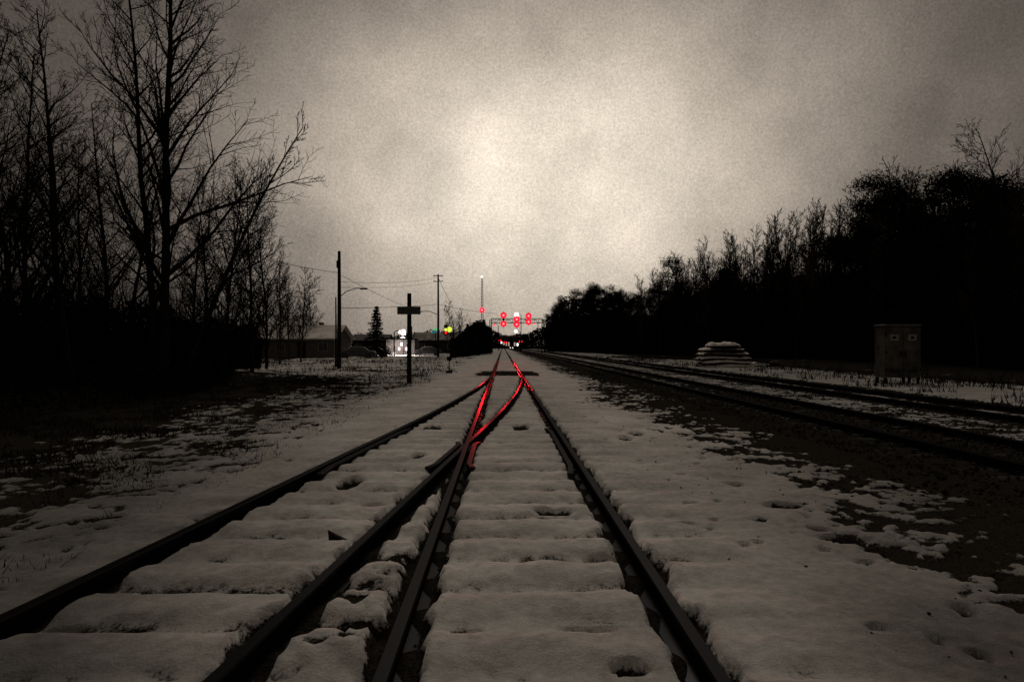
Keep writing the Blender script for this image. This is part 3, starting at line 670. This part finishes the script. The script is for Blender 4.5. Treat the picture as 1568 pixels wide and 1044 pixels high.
# cars
TAIL=mat('tail_lens',(.2,.01,.01))
def car(px,Z,rz,lights=False):
    x=(px-VX)/F*Z; e=empty('parked_car' if not lights else 'oncoming_car',(x,Z,0)); e.rotation_euler=(0,0,rz)
    pr=[(-2.2,.35),(-2.25,.75),(-2.05,.92),(-1.3,.98),(-.65,1.42),(.75,1.45),(1.45,1.0),(2.1,.92),(2.25,.7),(2.2,.35)]
    mb=MB(); v=[]
    for yv in (-.88,.88):
        for (a_,b_) in pr: v.append((a_,yv*(0.8 if b_>1.2 else 1),b_))
    n=len(pr); f=[[i,(i+1)%n,n+(i+1)%n,n+i] for i in range(n)]; f+= [list(range(n-1,-1,-1)),list(range(n,2*n))]
    mb.add(v,f,CARP); mb.obj('body',parent=e)
    mb=MB()
    for s_ in (-1,1):
        mb.add([(-1.1,s_*.90,1.02),(-.02,s_*.90,1.02),(-.02,s_*.74,1.36),(-.6,s_*.74,1.36)],[[0,1,2,3]],GLASS); mb.add([(.05,s_*.90,1.02),(1.2,s_*.90,1.02),(.75,s_*.74,1.36),(.05,s_*.74,1.36)],[[0,1,2,3]],GLASS)
    mb.add([(1.5,-.7,1.02),(1.5,.7,1.02),(.86,.6,1.43),(.86,-.6,1.43)],[[0,1,2,3]],GLASS); mb.add([(-1.34,-.7,1.02),(-1.34,.7,1.02),(-.74,.6,1.43),(-.74,-.6,1.43)],[[0,1,2,3]],GLASS)
    mb.obj('windows',parent=e)
    mb=MB()
    for a_ in (-1.35,1.38):
        for s_ in (-1,1): mb.tube([(a_,s_*.72,.33),(a_,s_*.92,.33)],.33,16,RUBBER); mb.tube([(a_,s_*.90,.33),(a_,s_*.935,.33)],.18,12,STEEL)
    mb.obj('wheels',parent=e)
    mb=MB()
    for s_ in (-.6,.6): mb.box((2.24,s_,.72),(.08,.36,.16),E_WHITE if lights else PAPER,bev=.02); mb.box((-2.25,s_,.75),(.06,.32,.14),TAIL,bev=.02)
    mb.obj('lamps',parent=e)
    mb=MB(); mb.box((.05,0,1.465),(1.2,1.2,.05),SNOWM,bev=.02); mb.box((1.75,0,.985),(.55,1.4,.04),SNOWM,bev=.015); mb.obj('snow',parent=e)
car(547,78,.15); car(572,90,-.1); car(655,105,.2)
car(783,330,-math.pi/2+.03,True)

x,y,z=W(683,505,95); mb=MB(); mb.tube([(1.1,0,-z),(1.1,0,.9),(.2,0,1.0)],[.09,.07,.05],8,DARKM); mb.box((0,0,0),(.55,.35,1.5),DARKM,bev=.05)
mb.disc((0,-.22,.02),.24,E_YEL,.05); mb.disc((0,-.22,-.45),.14,E_RED,.05); mb.disc((0,-.22,.5),.16,GLASS,.05)
mb.disc((.5,-.12,.05),.40,E_YEL,.06,20); mb.obj('traffic_light',(x,y,z))
x,y,z=W(667,508,110); mb=MB(); mb.tube([(0,0,-z),(0,0,.4)],.07,8,DARKM); mb.box((0,-.1,0),(1.3,.08,.35),E_CYAN,bev=.03); mb.box((0,-.1,.45),(.5,.08,.3),E_GRN,bev=.03); mb.obj('illuminated_street_sign',(x,y,z))
for px,py in ((765,521),(774,524),(797,523)):
    x,y,z=W(px,py,230); mb=MB(); mb.tube([(0,0,-z),(0,0,.8)],.08,8,DARKM); mb.box((0,-.05,0),(1.3,.06,.5),DARKM,bev=.02)
    for s_ in (-.4,.4): mb.disc((s_,-.12,0),.2,E_RED,.06)
    mb.box((0,-.05,.7),(1.1,.04,.14),PAPER,rz=0); mb.obj('crossing_signal',(x,y,z))

# ------------------------------------------------------------ world
w=bpy.data.worlds.new('World'); sc.world=w; w.use_nodes=True; nt=w.node_tree; N=nt.nodes; L=nt.links; N.clear()
out=N.new('ShaderNodeOutputWorld'); bg=N.new('ShaderNodeBackground'); L.new(bg.outputs[0],out.inputs[0])
tc=N.new('ShaderNodeTexCoord'); sp=N.new('ShaderNodeSeparateXYZ'); L.new(tc.outputs['Generated'],sp.inputs[0])
X_,Y_,Z_=sp.outputs
def sq(a_): return mathn('MULTIPLY',a_,a_)
qx=mathn('DIVIDE',mathn('SUBTRACT',X_,0.060),0.335)
qz=mathn('DIVIDE',mathn('SUBTRACT',Z_,0.235),0.235)
qy=mathn('MULTIPLY',mathn('MINIMUM',Y_,0),2.0)
q=mathn('ADD',mathn('ADD',sq(qx),sq(qz)),sq(qy))
glow=mathn('EXPONENT',mathn('MULTIPLY',q,-1.0))
nz=N.new('ShaderNodeTexNoise'); nz.inputs['Scale'].default_value=8; nz.inputs['Detail'].default_value=4; nz.inputs['Roughness'].default_value=.5; L.new(tc.outputs['Generated'],nz.inputs['Vector'])
nf=N.new('ShaderNodeTexNoise'); nf.inputs['Scale'].default_value=340; nf.inputs['Detail'].default_value=1; L.new(tc.outputs['Generated'],nf.inputs['Vector'])
cl=mathn('MULTIPLY_ADD',mathn('SUBTRACT',nz.outputs['Fac'],0.5),1.0,1.0)
gr=mathn('MULTIPLY_ADD',mathn('SUBTRACT',nf.outputs['Fac'],0.5),0.65,1.0)
val=mathn('MULTIPLY',mathn('MULTIPLY',mathn('ADD',mathn('MULTIPLY',glow,0.86),0.055),cl),gr)
zen=N.new('ShaderNodeMapRange'); zen.interpolation_type='SMOOTHSTEP'; zen.inputs['From Min'].default_value=0.62; zen.inputs['From Max'].default_value=0.95; zen.inputs['To Max'].default_value=0.12; L.new(Z_,zen.inputs['Value'])
val=mathn('ADD',val,zen.outputs[0])
cr=N.new('ShaderNodeValToRGB'); e=cr.color_ramp.elements; e[0].position=0; e[0].color=(1,.835,.70,1); e[1].position=1; e[1].color=(1,.885,.72,1); L.new(glow,cr.inputs['Fac'])
vm=N.new('ShaderNodeVectorMath'); vm.operation='SCALE'; L.new(cr.outputs[0],vm.inputs[0]); L.new(val,vm.inputs['Scale'])
sky=N.new('ShaderNodeTexSky'); sky.sky_type='NISHITA'; sky.sun_disc=False; sky.sun_elevation=math.radians(42); sky.sun_rotation=math.radians(3)
hs=N.new('ShaderNodeHueSaturation'); hs.inputs['Saturation'].default_value=0.0; hs.inputs['Value'].default_value=0.0004; L.new(sky.outputs[0],hs.inputs['Color'])
ad=N.new('ShaderNodeVectorMath'); ad.operation='ADD'; L.new(vm.outputs[0],ad.inputs[0]); L.new(hs.outputs[0],ad.inputs[1])
L.new(ad.outputs[0],bg.inputs['Color']); bg.inputs['Strength'].default_value=1.0
s=bpy.data.lights.new('sun','SUN'); s.energy=0.60; s.angle=math.radians(20); s.color=(1,.91,.80); so=bpy.data.objects.new('sun',s); sc.collection.objects.link(so)
el=math.radians(42); dv=Vector((0.05*math.cos(el),math.cos(el),math.sin(el))); so.rotation_euler=(-dv).to_track_quat('-Z','Y').to_euler()

cam=bpy.data.cameras.new('camera'); co=bpy.data.objects.new('camera',cam); sc.collection.objects.link(co); sc.camera=co
co.location=(0,0,CH); cam.sensor_width=36; cam.lens=36*F/1568; cam.clip_end=4000; cam.clip_start=0.05
co.rotation_euler=(math.radians(90+math.degrees(math.atan(8/F))),0,-math.atan(14/F))
sc.view_settings.view_transform='Standard'; sc.view_settings.look='None'; sc.view_settings.exposure=0
